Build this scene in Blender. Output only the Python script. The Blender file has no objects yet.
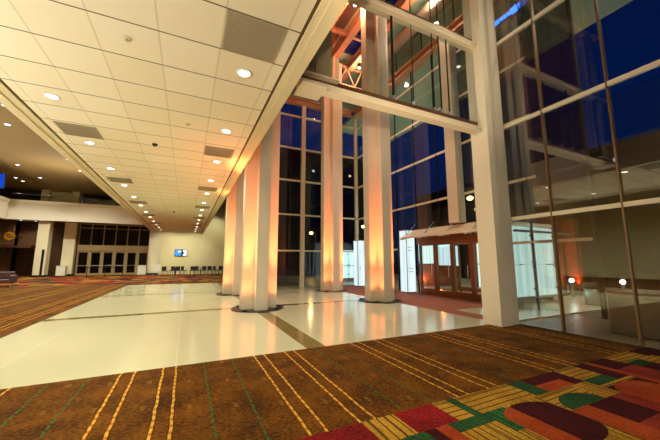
import bpy, math, random
from mathutils import Vector, Matrix
random.seed(7)
S = bpy.context.scene
C = S.collection
PI = math.pi

# ------------------------------------------------------------------ mesh helpers
class MB:
    def __init__(s): s.v = []; s.f = []; s.mi = []; s.sm = []
    def add(s, vs, fs, mi=0, smooth=False):
        b = len(s.v); s.v += [tuple(v) for v in vs]
        for f in fs: s.f.append(tuple(b+i for i in f)); s.mi.append(mi); s.sm.append(smooth)
        return s
    def box(s, x0, x1, y0, y1, z0, z1, mi=0):
        vs = [(x, y, z) for z in (z0, z1) for y in (y0, y1) for x in (x0, x1)]
        return s.add(vs, [(0,2,3,1),(4,5,7,6),(0,1,5,4),(2,6,7,3),(0,4,6,2),(1,3,7,5)], mi)
    def quad(s, x0, x1, y0, y1, z, mi=0):
        return s.add([(x0,y0,z),(x1,y0,z),(x1,y1,z),(x0,y1,z)], [(0,1,2,3)], mi)
    def prism(s, poly, z0, z1, mi=0):
        n = len(poly)
        vs = [(x,y,z0) for x,y in poly] + [(x,y,z1) for x,y in poly]
        fs = [tuple(range(n-1,-1,-1)), tuple(range(n,2*n))] + [(i,(i+1)%n,n+(i+1)%n,n+i) for i in range(n)]
        return s.add(vs, fs, mi)
    def face(s, poly, z, mi=0):
        return s.add([(x,y,z) for x,y in poly], [tuple(range(len(poly)))], mi)
    def bar(s, a, b, w, h, mi=0, up=(0,0,1)):
        a = Vector(a); b = Vector(b); d = (b-a).normalized(); u = Vector(up)
        if abs(d.dot(u)) > .99: u = Vector((1,0,0))
        r = d.cross(u).normalized(); u = r.cross(d).normalized()
        vs = [p + r*(sx*w/2) + u*(sz*h/2) for p in (a,b) for sx,sz in ((-1,-1),(1,-1),(1,1),(-1,1))]
        return s.add(vs, [(3,2,1,0),(4,5,6,7),(0,1,5,4),(1,2,6,5),(2,3,7,6),(3,0,4,7)], mi)
    def tube(s, a, b, r, n=10, r2=None, mi=0):
        a = Vector(a); b = Vector(b); d = (b-a).normalized()
        u = Vector((0,0,1)) if abs(d.z) < .95 else Vector((1,0,0))
        p = d.cross(u).normalized(); q = d.cross(p); r2 = r if r2 is None else r2
        vs = [c + p*(math.cos(2*PI*i/n)*rr) + q*(math.sin(2*PI*i/n)*rr) for c,rr in ((a,r),(b,r2)) for i in range(n)]
        s.add(vs, [(i,n+i,n+(i+1)%n,(i+1)%n) for i in range(n)], mi, True)
        return s.add(vs, [tuple(range(n)), tuple(range(2*n-1,n-1,-1))], mi)
    def lathe(s, prof, cx=0, cy=0, n=24, mi=0):
        m = len(prof); vs = []
        for i in range(n):
            a = 2*PI*i/n
            vs += [(cx+r*math.cos(a), cy+r*math.sin(a), z) for r,z in prof]
        fs = [(i*m+j, ((i+1)%n)*m+j, ((i+1)%n)*m+j+1, i*m+j+1) for i in range(n) for j in range(m-1)]
        return s.add(vs, fs, mi, True)
    def sphere(s, c, r, sx=1, sy=1, sz=1, n=12, mi=0):
        prof = []; vs = []; fs = []; k = n//2
        for j in range(k+1):
            t = PI*j/k
            for i in range(n):
                a = 2*PI*i/n
                vs.append((c[0]+r*sx*math.sin(t)*math.cos(a), c[1]+r*sy*math.sin(t)*math.sin(a), c[2]+r*sz*math.cos(t)))
        for j in range(k):
            for i in range(n): fs.append((j*n+i, (j+1)*n+i, (j+1)*n+(i+1)%n, j*n+(i+1)%n))
        return s.add(vs, fs, mi, True)
    def build(s, name, mats, parent=None, bevel=0):
        me = bpy.data.meshes.new(name); me.from_pydata(s.v, [], s.f)
        for m in (mats if isinstance(mats, (list, tuple)) else [mats]): me.materials.append(m)
        for p, mi, sm in zip(me.polygons, s.mi, s.sm): p.material_index = mi; p.use_smooth = sm
        me.update()
        o = bpy.data.objects.new(name, me); C.objects.link(o)
        if parent: o.parent = parent
        if bevel:
            b = o.modifiers.new('bevel', 'BEVEL'); b.width = bevel; b.segments = 2; b.limit_method = 'ANGLE'
        return o

def tag(o, label, cat, group=None, kind=None):
    o['label'] = label; o['category'] = cat
    if group: o['group'] = group
    if kind: o['kind'] = kind
    return o
def thing(name, label, cat, loc=(0,0,0), rz=0, group=None, kind=None):
    o = bpy.data.objects.new(name, None); C.objects.link(o); o.location = loc; o.rotation_euler = (0,0,rz)
    o.empty_display_size = .1
    return tag(o, label, cat, group, kind)
def struct(name, mb, mats, label=None, cat=None):
    o = mb.build(name, mats); o['kind'] = 'structure'
    if label: o['label'] = label
    if cat: o['category'] = cat
    return o
KIDS = {}
def children(o): return [c for c in bpy.data.objects if c.parent == o]
def dup(root, loc, rz=None, label=None, group=None):
    def cp(o, par):
        c = o.copy(); C.objects.link(c)
        if par: c.parent = par
        for k in children(o): cp(k, c)
        return c
    r = cp(root, None); r.location = loc
    if rz is not None: r.rotation_euler = (0,0,rz)
    if label: r['label'] = label
    if group: r['group'] = group
    return r

# ------------------------------------------------------------------ node helpers
def lin(h):
    if isinstance(h, str):
        h = [int(h[i:i+2],16)/255 for i in (0,2,4)]
        h = [c/12.92 if c <= .04045 else ((c+.055)/1.055)**2.4 for c in h]
    return (*h[:3], 1)
class NT:
    def __init__(s, name):
        s.m = bpy.data.materials.new(name); s.m.use_nodes = True; s.t = s.m.node_tree; s.t.nodes.clear()
        s.out = s.t.nodes.new('ShaderNodeOutputMaterial')
        s._pos = None
    def n(s, typ, **kw):
        nd = s.t.nodes.new(typ)
        for k, v in kw.items(): setattr(nd, k, v)
        return nd
    def put(s, sock, v):
        if hasattr(v, 'links'): s.t.links.new(v, sock)
        else: sock.default_value = v
    def math(s, op, a, b=0.0, c=None, clamp=False):
        nd = s.n('ShaderNodeMath', operation=op, use_clamp=clamp)
        s.put(nd.inputs[0], a); s.put(nd.inputs[1], b)
        if c is not None: s.put(nd.inputs[2], c)
        return nd.outputs[0]
    def pos(s):
        if not s._pos:
            g = s.n('ShaderNodeNewGeometry'); x = s.n('ShaderNodeSeparateXYZ'); s.t.links.new(g.outputs['Position'], x.inputs[0])
            s._pos = (x.outputs[0], x.outputs[1], x.outputs[2]); s.posv = g.outputs['Position']
        return s._pos
    def vec(s, x, y, z):
        c = s.n('ShaderNodeCombineXYZ')
        for i, v in enumerate((x,y,z)): s.put(c.inputs[i], v)
        return c.outputs[0]
    def noise(s, vec=None, scale=5, detail=3, rough=.6):
        nd = s.n('ShaderNodeTexNoise'); nd.inputs['Scale'].default_value = scale; nd.inputs['Detail'].default_value = detail; nd.inputs['Roughness'].default_value = rough
        if vec is None: s.pos(); vec = s.posv
        s.t.links.new(vec, nd.inputs['Vector']); return nd.outputs['Fac']
    def mix(s, f, a, b):
        nd = s.n('ShaderNodeMix', data_type='RGBA')
        s.put(nd.inputs[0], f); s.put(nd.inputs[6], a); s.put(nd.inputs[7], b); return nd.outputs[2]
    def remap(s, v, a, b, c=0., d=1.):
        nd = s.n('ShaderNodeMapRange'); s.put(nd.inputs[0], v)
        for i, q in enumerate((a,b,c,d)): nd.inputs[i+1].default_value = q
        return nd.outputs[0]
    def line(s, v, centre, half, soft=.004):   # 1 on a line
        d = s.math('ABSOLUTE', s.math('SUBTRACT', v, centre))
        return s.remap(d, half, half+soft, 1, 0)
    def periodic(s, v, off, per):             # distance to nearest multiple
        a = s.math('DIVIDE', s.math('SUBTRACT', v, off), per)
        fr = s.math('SUBTRACT', a, s.math('ROUND', a))
        return s.math('MULTIPLY', s.math('ABSOLUTE', fr), per)
    def pbr(s, col, rough=.5, metal=0, spec=.5, bump=None, bs=.2, bd=.01, emit=None, es=1):
        p = s.n('ShaderNodeBsdfPrincipled')
        s.put(p.inputs['Base Color'], col); s.put(p.inputs['Roughness'], rough); p.inputs['Metallic'].default_value = metal
        p.inputs['Specular IOR Level'].default_value = spec
        if bump is not None:
            b = s.n('ShaderNodeBump'); b.inputs['Strength'].default_value = bs; b.inputs['Distance'].default_value = bd
            s.put(b.inputs['Height'], bump); s.t.links.new(b.outputs[0], p.inputs['Normal'])
        if emit is not None: s.put(p.inputs['Emission Color'], emit); s.put(p.inputs['Emission Strength'], es)
        s.t.links.new(p.outputs[0], s.out.inputs[0]); return s.m

def paint(name, hexc, rough=.5, metal=0, var=.12, scale=3, spec=.4, bump=.0):
    t = NT(name); c = lin(hexc); n = t.noise(scale=scale)
    a = tuple(x*(1-var) for x in c[:3])+(1,); b = tuple(min(1,x*(1+var)) for x in c[:3])+(1,)
    return t.pbr(t.mix(n, a, b), rough, metal, spec, bump=t.noise(scale=scale*20) if bump else None, bs=bump)
def emis(name, col, strength, streak=0):
    t = NT(name); e = t.n('ShaderNodeEmission'); e.inputs['Color'].default_value = lin(col)
    if streak:
        x, y, z = t.pos()
        n = t.noise(t.vec(t.math('MULTIPLY', x, 6), t.math('MULTIPLY', y, 6), t.math('MULTIPLY', z, .25)), 1.2, 2)
        e.inputs['Strength'].default_value = strength
        t.put(e.inputs['Strength'], t.remap(n, .25, .75, strength*(1-streak), strength*(1+streak)))
    else: e.inputs['Strength'].default_value = strength
    t.t.links.new(e.outputs[0], t.out.inputs[0]); return t.m
def glass(name, tint, base=.05, rough=0., p=4.):
    t = NT(name); lw = t.n('ShaderNodeLayerWeight'); lw.inputs[0].default_value = .5
    f = t.math('ADD', base, t.math('MULTIPLY', t.math('POWER', lw.outputs['Facing'], p), .8), clamp=True)
    tr = t.n('ShaderNodeBsdfTransparent'); tr.inputs[0].default_value = lin(tint) if isinstance(tint, str) else (*tint, 1)
    gl = t.n('ShaderNodeBsdfGlossy'); gl.inputs['Roughness'].default_value = rough
    gl.inputs['Color'].default_value = (.95,.95,.95,1)
    mx = t.n('ShaderNodeMixShader'); t.t.links.new(f, mx.inputs[0]); t.t.links.new(tr.outputs[0], mx.inputs[1]); t.t.links.new(gl.outputs[0], mx.inputs[2])
    t.t.links.new(mx.outputs[0], t.out.inputs[0]); return t.m

# ------------------------------------------------------------------ materials
M = {}
M['cream'] = paint('cream_paint', 'e2d6b4', .6, var=.05)
M['beige'] = paint('beige_wall_paint', 'd6c896', .7, var=.06, scale=.6)
M['fascia'] = paint('fascia_paint', 'dccfa8', .55, var=.05)
M['column'] = paint('column_paint', 'd8cbb4', .45, var=.05)
M['tan'] = paint('tan_frame_paint', 'a58f62', .5, var=.06)
M['balcony'] = paint('balcony_paint', 'f2ead6', .6, var=.04)
M['pier'] = paint('pier_paint', '7c7052', .5, var=.06)
M['frame'] = paint('frame_paint', 'd9cbb0', .45, var=.06)
M['bronze'] = paint('bronze_metal', '70482c', .35, .6, var=.15)
M['brown'] = paint('brown_ceiling', '7c6238', .75, var=.08, scale=.5)
M['wood'] = paint('dark_wood', '4c2e14', .5, var=.3, scale=2)
M['darkmetal'] = paint('dark_metal', '24211f', .4, .5)
M['black'] = paint('black_plastic', '0c0c0c', .4)
M['brownfin'] = paint('brown_fin', '7a5a36', .4, .3)
M['steel'] = paint('brushed_steel', 'b9b9b4', .3, .9)
M['orange_steel'] = paint('painted_steel', 'c08a68', .5, var=.1)
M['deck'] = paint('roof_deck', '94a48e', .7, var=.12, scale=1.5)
M['deckdark'] = paint('roof_deck_brown', '5c4636', .8, var=.15)  # brown deck colour, darker than the grey-green panels
M['duct'] = paint('duct_metal', 'a89a88', .45, .3)
M['grille'] = paint('grille_grey', 'aa9e82', .6, var=.1, scale=30)
M['chair'] = paint('chair_black', '191614', .6)
M['plum'] = paint('plum_leather', '4c2c2c', .4, var=.2, scale=8)
M['concrete'] = paint('concrete', '7d705c', .8, var=.12, scale=4)
M['asphalt'] = paint('asphalt', '1b1712', .85, var=.2, scale=2)
M['pave'] = paint('paving', '6e5f48', .35, var=.12, scale=1.5)
M['mat'] = paint('mat_carpet', '84462c', .8, var=.2, scale=20)
M['leaf'] = paint('leaf_green', '3c6a26', .5, var=.3, scale=15)
M['pot'] = paint('pot_dark', '3a2a1e', .5)
M['bldg'] = paint('building_dark', '2a211b', .8, var=.25, scale=.2)
M['white'] = paint('white_plastic', 'e6e2d4', .5)
M['glass'] = glass('clear_glass', (.86,.90,.90), .035)
M['glass_wall'] = glass('tinted_glass', (.84,.84,.82), .135)
M['glass_far'] = glass('dark_glass', (.45,.45,.42), .07)
M['frost'] = emis('frosted_lit_glass', 'd0f2ea', 1.5, .3)
M['frostw'] = emis('white_lit_panel', 'e6fbff', 1.0, .25)
M['lens'] = emis('lamp_lens', 'fff6e2', 14)
M['lensc'] = emis('cool_lamp_lens', 'dfeaff', 10)
M['lamp_o'] = emis('sodium_lamp', 'ffb45a', 25)
M['bulb'] = emis('bollard_bulb', 'ffffff', 14)
M['win_lit'] = emis('lit_window', 'ffd9a0', 1.2)
M['win_cool'] = emis('cool_lit_window', 'cfe6ff', .8)
M['blue'] = emis('blue_led', '2f6cff', 5)
M['screen_blue'] = emis('screen_blue', '3f8fe8', 1.6)
M['screen_white'] = emis('screen_white', 'e4f2ff', 1.6)
M['yellow'] = paint('emblem_yellow', 'e0a020', .5)
M['red'] = paint('emblem_red', '6a2c14', .5)
M['glass_store'] = glass('black_glass', (.30,.30,.28), .035)
M['wooddark'] = paint('darkest_wood', '2c1c12', .6, var=.3, scale=2)
M['screen_deep'] = emis('deep_blue_screen', '1c50d8', .8)
M['skylight'] = glass('skylight_glass', (.8,.85,.95), .05)

def m_tiles():
    t = NT('ceiling_tiles'); x, y, z = t.pos()
    dx = t.periodic(x, .28, .817); dy = t.periodic(y, 3.66, .817)
    ly = t.remap(dy, .006, .014, 1, 0); lx = t.remap(dx, .006, .016, .22, 0)
    inside = t.math('MULTIPLY', t.math('GREATER_THAN', x, -2.99), t.math('LESS_THAN', x, 1.11))
    edge = t.math('MAXIMUM', t.line(x, 1.30, .022), t.line(x, -3.18, .022))
    ln = t.math('MAXIMUM', t.math('MAXIMUM', ly, lx), edge)
    ix = t.math('ROUND', t.math('DIVIDE', t.math('SUBTRACT', x, .69), .817)); iy = t.math('ROUND', t.math('DIVIDE', t.math('SUBTRACT', y, 4.07), .817))
    wn = t.n('ShaderNodeTexWhiteNoise'); t.t.links.new(t.vec(ix, iy, 0), wn.inputs['Vector'])
    base = t.mix(wn.outputs['Value'], lin('f0e6c8'), lin('f5edd4'))
    base = t.mix(t.math('MULTIPLY', t.noise(scale=90, detail=2), .25), base, lin('d8cba6'))
    col = t.mix(ln, base, lin('5a4826'))
    return t.pbr(col, .8, 0, .2, bump=t.math('MULTIPLY', ln, -1), bs=.5, bd=.01)
M['tiles'] = m_tiles()

def m_terrazzo():
    t = NT('terrazzo'); x, y, z = t.pos()
    n1 = t.noise(scale=140, detail=2); n2 = t.noise(scale=.7, detail=4)
    c = t.mix(t.remap(n1, .45, .7), lin('c9c3a2'), lin('a8a07c'))
    c = t.mix(t.math('MULTIPLY', n2, .45), c, lin('b0a77e'))
    joint = t.remap(t.periodic(x, -.05, 2.25), .004, .009, .5, 0)
    c = t.mix(joint, c, lin('dcd6b6'))
    return t.pbr(c, t.remap(n2, .3, .7, .10, .17), 0, .55, bump=t.noise(scale=6, detail=2), bs=.015, bd=.02)
M['terrazzo'] = m_terrazzo()
def m_strip():
    t = NT('terrazzo_strip'); n1 = t.noise(scale=120, detail=2)
    return t.pbr(t.mix(t.remap(n1, .4, .65), lin('85713f'), lin('6a5830')), .14, 0, .5)
M['strip'] = m_strip()

def carpet_base(t, dark, light):
    x, y, z = t.pos()
    fine = t.noise(t.vec(t.math('MULTIPLY', x, 22), t.math('MULTIPLY', y, 70), 0), 1, 3, .7)
    big = t.noise(scale=2.2, detail=4)
    n = t.math('ADD', t.math('MULTIPLY', fine, .65), t.math('MULTIPLY', big, .35))
    return t.mix(t.remap(n, .42, .60), dark, light), fine
def m_carpet():
    t = NT('striped_carpet'); x, y, z = t.pos()
    base, fine = carpet_base(t, lin('2a1502'), lin('704208'))
    wob = t.math('MULTIPLY', t.math('SUBTRACT', t.noise(t.vec(t.math('MULTIPLY', x, 3), t.math('MULTIPLY', y, 5), 0), 1, 2), .5), .03)
    xw = t.math('ADD', x, wob); per = 1.765
    def stripes(offs, half):
        r = None
        for o in offs:
            l = t.remap(t.periodic(xw, o, per), half, half+.005, 1, 0)
            r = l if r is None else t.math('MAXIMUM', r, l)
        return r
    ye = stripes((-.70, -.54, -.20, -.04), .0105); gr = stripes((.32, .72), .007)
    dash = t.remap(t.periodic(t.math('ADD', y, t.math('MULTIPLY', x, .3)), 0, .125), .035, .045, 0, 1)
    col = t.mix(t.math('MULTIPLY', t.remap(stripes((-.70, -.54, -.20, -.04), .022), 0, 1), .6), base, lin('241403'))
    col = t.mix(ye, col, t.mix(dash, lin('b98a30'), lin('9a5a12')))
    gd = t.remap(t.periodic(y, 0, .13), .042, .05, 1, 0)
    col = t.mix(t.math('MULTIPLY', gr, gd), col, lin('2a5526'))
    fl = t.math('MULTIPLY', t.remap(t.periodic(xw, .12, per/4), .018, .024, 1, 0), t.remap(t.periodic(t.math('ADD', y, t.math('MULTIPLY', x, .37)), 0, .74), .05, .06, 1, 0))
    col = t.mix(t.math('MULTIPLY', fl, .16), col, lin('a9803a'))
    return t.pbr(col, .95, 0, .1, bump=fine, bs=.4, bd=.01)
M['carpet'] = m_carpet()
def m_block(name, dark, light, stripe=None, scol='2c1c06', per=.085):
    t = NT(name); x, y, z = t.pos()
    base, fine = carpet_base(t, lin(dark), lin(light))
    if stripe is not None:
        v = (x, y)[stripe]
        w = t.math('ADD', v, t.math('MULTIPLY', t.math('SUBTRACT', t.noise(scale=1.3, detail=1), .5), .05))
        s1 = t.remap(t.periodic(w, .02, per), .004, .009, 1, 0)
        s2 = t.math('MULTIPLY', t.remap(t.periodic(w, .055, per*2.3), .006, .012, 1, 0), .8)
        base = t.mix(t.math('MAXIMUM', s1, s2), base, lin(scol))
    return t.pbr(base, .95, 0, .1, bump=fine, bs=.4, bd=.01)
BL = [m_block('carpet_red', '430808', '861818'), m_block('carpet_yellow', '7e5812', 'ab802c', 0), m_block('carpet_gold', '7e5812', 'ab802c', 1),
      m_block('carpet_green', '142a14', '2a4c26'), m_block('carpet_maroon', '240606', '420e0e'), m_block('carpet_orange', '742608', '96401a'),
      m_block('carpet_dark_stripe', '3a0a0a', '561410', 0, '9a5020', .11), m_block('carpet_green_stripe', '143c1c', '2f6a34', 0, '0a1a08', .07),
      m_block('carpet_rust', '5a1810', '84301a')]
RED, YEL, GOLD, GRN, MAR, ORG, DST, GST, RUST = range(9)

# ------------------------------------------------------------------ camera & world
cam = bpy.data.cameras.new('camera'); co = bpy.data.objects.new('camera', cam); C.objects.link(co)
cam.sensor_width = 36; cam.lens = 300/660*36; cam.clip_end = 500; cam.clip_start = .05
co.location = (0,0,1.5); co.rotation_euler = (PI/2+math.atan(41/300), 0, -math.radians(25.4)); S.camera = co
S.view_settings.view_transform = 'Standard'; S.view_settings.look = 'None'; S.view_settings.gamma = 1; S.view_settings.exposure = 0
try: S.view_settings.use_curve_mapping = False
except Exception: pass
cy = S.cycles
cy.use_denoising = True
try: cy.denoiser = 'OPENIMAGEDENOISE'
except Exception: pass
cy.max_bounces = 10; cy.diffuse_bounces = 5; cy.glossy_bounces = 5; cy.transmission_bounces = 6; cy.transparent_max_bounces = 24
cy.caustics_reflective = False; cy.caustics_refractive = False; cy.sample_clamp_indirect = 6
W = bpy.data.worlds.new('world'); S.world = W; W.use_nodes = True
wt = W.node_tree; bg = wt.nodes['Background']
tc = wt.nodes.new('ShaderNodeTexCoord'); sp = wt.nodes.new('ShaderNodeSeparateXYZ'); wt.links.new(tc.outputs['Generated'], sp.inputs[0])
rp = wt.nodes.new('ShaderNodeValToRGB'); wt.links.new(sp.outputs[2], rp.inputs[0])
e = rp.color_ramp.elements; e[0].position = 0; e[0].color = (.003,.006,.02,1); e[1].position = .9; e[1].color = (.0008,.007,.05,1)
q = rp.color_ramp.elements.new(.3); q.color = (.001,.011,.075,1)
wt.links.new(rp.outputs[0], bg.inputs[0]); bg.inputs[1].default_value = 1.0

def lamp(kind, name, loc, energy, col, parent=None, **kw):
    l = bpy.data.lights.new(name, kind); l.energy = energy; l.color = col
    for k, v in kw.items(): setattr(l, k, v)
    o = bpy.data.objects.new(name, l); C.objects.link(o); o.location = loc
    if parent: o.parent = parent
    return o
WARM = (.96,.96,.80); ORANGE = (1,.20,.06)

# ------------------------------------------------------------------ setting: floors
FY = 5.08; TX0 = -3.2; TX1 = 7.0; TY1 = 22.6
g = MB(); g.quad(-90, 120, -40, 140, -.06)
struct('ground', g, M['asphalt'])
f = MB()
xs = [TX0, 1.97, 2.33, TX1]; ys = [FY, 10.12, 10.42, 15.9, 16.2, TY1]
for i in range(3):
    for j in range(5):
        f.quad(xs[i], xs[i+1], ys[j], ys[j+1], 0, 1 if (i == 1 or j in (1,3)) else 0)
f.quad(7.6, 10.0, FY, 7.0, 0)
struct('floor', f, [M['terrazzo'], M['strip']], 'cream polished terrazzo floor with brown strips between the columns', 'floor')
c = MB()
c.quad(-20, 7.4, -9, FY, 0); c.quad(-20, TX0, FY, 45, 0); c.quad(TX0, 4.3, TY1, 45, 0)
struct('floor_carpet', c, M['carpet'], 'brown carpet with dashed orange and green stripes around the terrazzo', 'carpet')
m = MB(); m.quad(TX1, 10, 7.0, 17, 0); m.quad(TX1, 7.6, FY, 7.0, 0)
struct('floor_mat', m, M['mat'], 'dark red-brown entrance carpet in front of the glass doors', 'carpet')
p = MB(); p.quad(7.4, 20, -9, FY, -.004); struct('floor_paving', p, M['pave'], 'dim grey-brown paving outside the right glass wall', 'paving')
p = MB(); p.quad(10, 22, FY, 30, -.003); p.quad(4.3, 10, 17, 30, -.003)
p.box(7.5, 16, FY-.06, FY, -.004, .03)
struct('floor_plaza', p, paint('plaza_stone', 'b3aa88', .3, var=.08), 'pale stone plaza beyond the glass with a light kerb edge', 'paving')

# carpet border pattern (plan coordinates)
b = MB(); Z = .003
def blk(x0, x1, y0, y1, m): b.quad(x0, x1, y0, y1, Z, m)
T = 2.62; R2 = 2.25
blk(.55,1.57,R2,T,RED); blk(1.57,1.93,R2,T,YEL); blk(1.93,2.43,R2,T,RED); blk(2.43,2.63,R2,T,GOLD); blk(2.63,2.74,R2,T,GRN)
blk(2.74,3.64,R2,T,GOLD); blk(3.64,3.89,R2,T,GRN); blk(3.89,4.62,2.43,T,MAR); blk(3.89,4.40,R2,2.43,ORG); blk(4.40,4.62,R2,2.43,MAR)
blk(4.62,5.10,2.28,T,GOLD); blk(4.62,5.10,2.10,2.28,GRN); blk(5.10,5.38,2.10,T,MAR); blk(5.38,5.50,1.82,T,ORG); blk(5.50,5.95,2.28,T,MAR); blk(5.95,6.75,2.36,T,GOLD)
blk(6.75,7.40,2.36,T,MAR); blk(5.50,5.98,1.82,2.28,RUST); blk(5.98,6.40,2.2,2.36,GRN); blk(5.98,6.40,1.82,2.2,MAR); blk(6.40,6.85,1.82,2.36,GOLD); blk(6.40,6.41,2.35,2.36,GRN); blk(6.85,7.40,1.82,2.36,MAR)
blk(.55,1.30,1.7,R2,RED); blk(1.30,1.72,1.7,R2,DST); blk(1.72,2.0,2.10,R2,GRN); blk(2.0,2.12,1.7,R2,MAR); blk(1.72,2.0,1.7,2.10,GOLD)
blk(2.12,2.27,1.7,R2,ORG); blk(2.27,2.75,2.10,R2,GRN); blk(2.27,2.75,1.7,2.10,YEL); blk(2.75,3.05,1.9,R2,GST); blk(2.75,3.05,1.55,1.9,YEL)
blk(3.05,3.60,1.2,R2,YEL); blk(3.60,3.88,1.9,R2,GOLD); blk(3.88,4.30,2.05,R2,GOLD); blk(4.30,4.62,1.9,R2,YEL); blk(3.88,4.30,1.9,2.05,GOLD); blk(4.62,5.38,2.04,2.10,GOLD); blk(4.62,5.38,1.82,2.04,MAR)
blk(3.60,3.90,1.2,1.9,ORG); blk(3.90,4.38,1.5,1.9,MAR); blk(4.38,4.62,1.5,1.9,RUST); blk(3.90,4.62,1.2,1.5,RUST); blk(4.62,5.38,1.2,1.82,ORG); blk(5.38,7.40,1.2,1.82,RUST)
blk(.55,1.72,1.2,1.7,YEL); blk(1.72,2.27,1.2,1.7,GRN); blk(2.27,3.05,1.2,1.55,MAR); blk(2.27,2.75,1.55,1.7,MAR)
for i in range(16):
    for j in range(3):
        x0 = -20+i*1.28 if j < 2 else -20+i*1.28
        blk(x0, min(x0+1.28,.55), [R2,1.7,1.2][j], [T,R2,1.7][j], random.randrange(9))
for i in range(22):
    for j in range(6): blk(-20+i*1.245, -20+(i+1)*1.245, -9+j*1.7, -9+(j+1)*1.7, random.randrange(9))
def oval(cx, cy, rx, ry, a0, a1, m, z, n=24):
    b.face([(cx+rx*math.cos(a0+(a1-a0)*i/n), cy+ry*math.sin(a0+(a1-a0)*i/n)) for i in range(n+1)], z, m)
def pill(x0, x1, y0, y1, m, z, split=None):
    cx = (x0+x1)/2; rx = (x1-x0)/2; ry = .18
    pts = [(cx+rx*math.cos(PI*i/20), y1-ry+ry*math.sin(PI*i/20)) for i in range(21)] + [(cx+rx*math.cos(PI+PI*i/20), y0+ry+ry*math.sin(PI+PI*i/20)) for i in range(21)]
    b.face(pts, z, m)
    if split is not None:
        L = [q for q in pts if q[0] <= split+1e-6]
        L = [(min(x, split), y) for x, y in L]
        ylo = min(y for x, y in L); yhi = max(y for x, y in L)
        b.face(sorted([q for q in L if q[1] > (y0+y1)/2], key=lambda q: -q[0]) + sorted([q for q in L if q[1] <= (y0+y1)/2], key=lambda q: q[0]), z+.001, ORG)
pill(2.86, 3.58, 1.50, 2.23, MAR, .0045, 3.13)
oval(3.95, 1.90, .32, .25, 0, PI, GRN, .0045)
oval(4.95, 1.82, .36, .23, 0, PI, ORG, .0045)
struct('floor_carpet_border', b, BL, 'carpet border of red, gold, green and orange blocks and ovals', 'carpet')
# far patterned band
b = MB()
y = 24.2
while y < 38:
    h = random.uniform(.5, 1.1); x = -20
    while x < 4.2:
        w = random.uniform(.35, 1.0); b.quad(x, min(x+w, 4.2), y, min(y+h, 38.2), .003, random.choice([RED,MAR,RUST,ORG,GOLD,MAR,GRN,MAR,GOLD])); x += w
    y += h
struct('floor_carpet_band', b, BL, 'red and gold patterned carpet at the far end of the hall', 'carpet')

# ------------------------------------------------------------------ setting: ceilings
ZC = 4.7
s = MB(); s.box(-3.2, 1.33, -9, 38.4, ZC, ZC+.25)
struct('ceiling', s, M['tiles'], 'cream square-tiled low ceiling above the left half', 'ceiling')
s = MB(); s.box(1.33, 1.56, -9, 38.4, ZC-.03, ZC+1.0); s.box(1.42, 1.60, -9, 38.4, ZC-.06, ZC+.9)
struct('trim_1', s, M['fascia'])
s = MB(); s.box(-3.45, -3.2, -9, 37.3, ZC-.03, ZC+4.7); s.box(-3.55, -3.36, -9, 37.3, ZC-.06, ZC+4.6)
struct('trim_2', s, M['fascia'])
s = MB(); s.box(-20, -3.45, -9, 46, 9.4, 9.6); struct('ceiling_upper', s, M['brown'], 'brown high ceiling over the left hall', 'ceiling')
s = MB(); s.box(-20, -3.45, 37.6, 46, 5.48, 5.6); s.box(-20, -15.4, 20, 37.6, 5.48, 5.6); struct('ceiling_balcony', s, M['brown'])
# walls
w = MB(); w.box(-2.7, 4.3, 38.5, 38.8, 0, 13.2); w.box(-2.7, 4.3, 38.47, 38.5, 1.95, 2.0); w.box(-2.7, 4.3, 38.47, 38.5, 3.2, 3.24)
struct('wall_back', w, M['beige'], 'beige back wall behind the row of chairs', 'wall')
w = MB(); w.box(4.3, 4.5, 17.2, 38.8, 0, 13.2); struct('wall_hall_right', w, M['beige'])
w = MB(); w.box(-20.2, -20, -9, 46, 0, 9.6); struct('wall_left', w, M['beige'])
w = MB(); w.box(-20, 7.4, -9.2, -9, 0, 9.6); struct('wall_front', w, M['beige'])
w = MB(); w.box(1.3, 1.5, 5.1, 38.4, ZC+1.0, 13.2); struct('wall_upper_added', w, M['deckdark'])  # unseen wall, added against light leaks and as brown reflection
w = MB(); w.box(-20, -15.5, 40, 40.3, 0, 5.46); w.box(-15.5, -13, 41.0, 41.3, 0, 5.46); w.box(-13, -11.7, 40, 40.3, 0, 5.46)
struct('wall_wood', w, M['wood'], 'dark brown wood wall under the balcony', 'wall')
w = MB(); w.box(-20, -2.7, 44, 44.3, 0, 5.46); struct('wall_storefront_back', w, M['black'])
w = MB(); w.box(-20, -14.9, 44, 44.3, 5.6, 9.4); struct('wall_balcony_back', w, M['wooddark'])
w = MB(); w.box(-14.9, -14.25, 43, 44.3, 5.6, 9.4); w.box(-12.2, -11.55, 43, 44, 5.6, 9.4); w.box(-14.25, -12.2, 43.9, 44.2, 5.6, 9.4); w.box(-11.55, -3.4, 45.6, 45.9, 5.6, 9.4)
struct('wall_balcony_bays', w, M['cream'])
# ------------------------------------------------------------------ balcony front
bal = thing('balcony', 'long cream balcony front across the far hall above the dark storefront', 'balcony', (-9.5,37.5,5.3))
q = MB(); q.box(-5.7, 6.1, 0, .18, .05, 1.6); q.box(-5.95, -5.7, -17, .18, .05, 1.6); q.build('front_panel', M['balcony'], bal)
q = MB(); q.box(-5.6, 6.1, -.06, .26, 1.6, 1.92); q.box(-6.0, -5.6, -17, .26, 1.6, 1.92); q.build('coping', M['cream'], bal)
q = MB(); q.box(-5.6, 6.1, -.05, .1, 0, .05); q.build('bottom_edge', M['bronze'], bal)
q = MB(); q.box(-5.6, 6.1, .08, .1, 1.92, 2.5); q.build('glass_panel', M['glass'], bal)
q = MB(); q.tube((-5.6,.09,2.5), (6.1,.09,2.5), .03); q.build('handrail', M['darkmetal'], bal)
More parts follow.
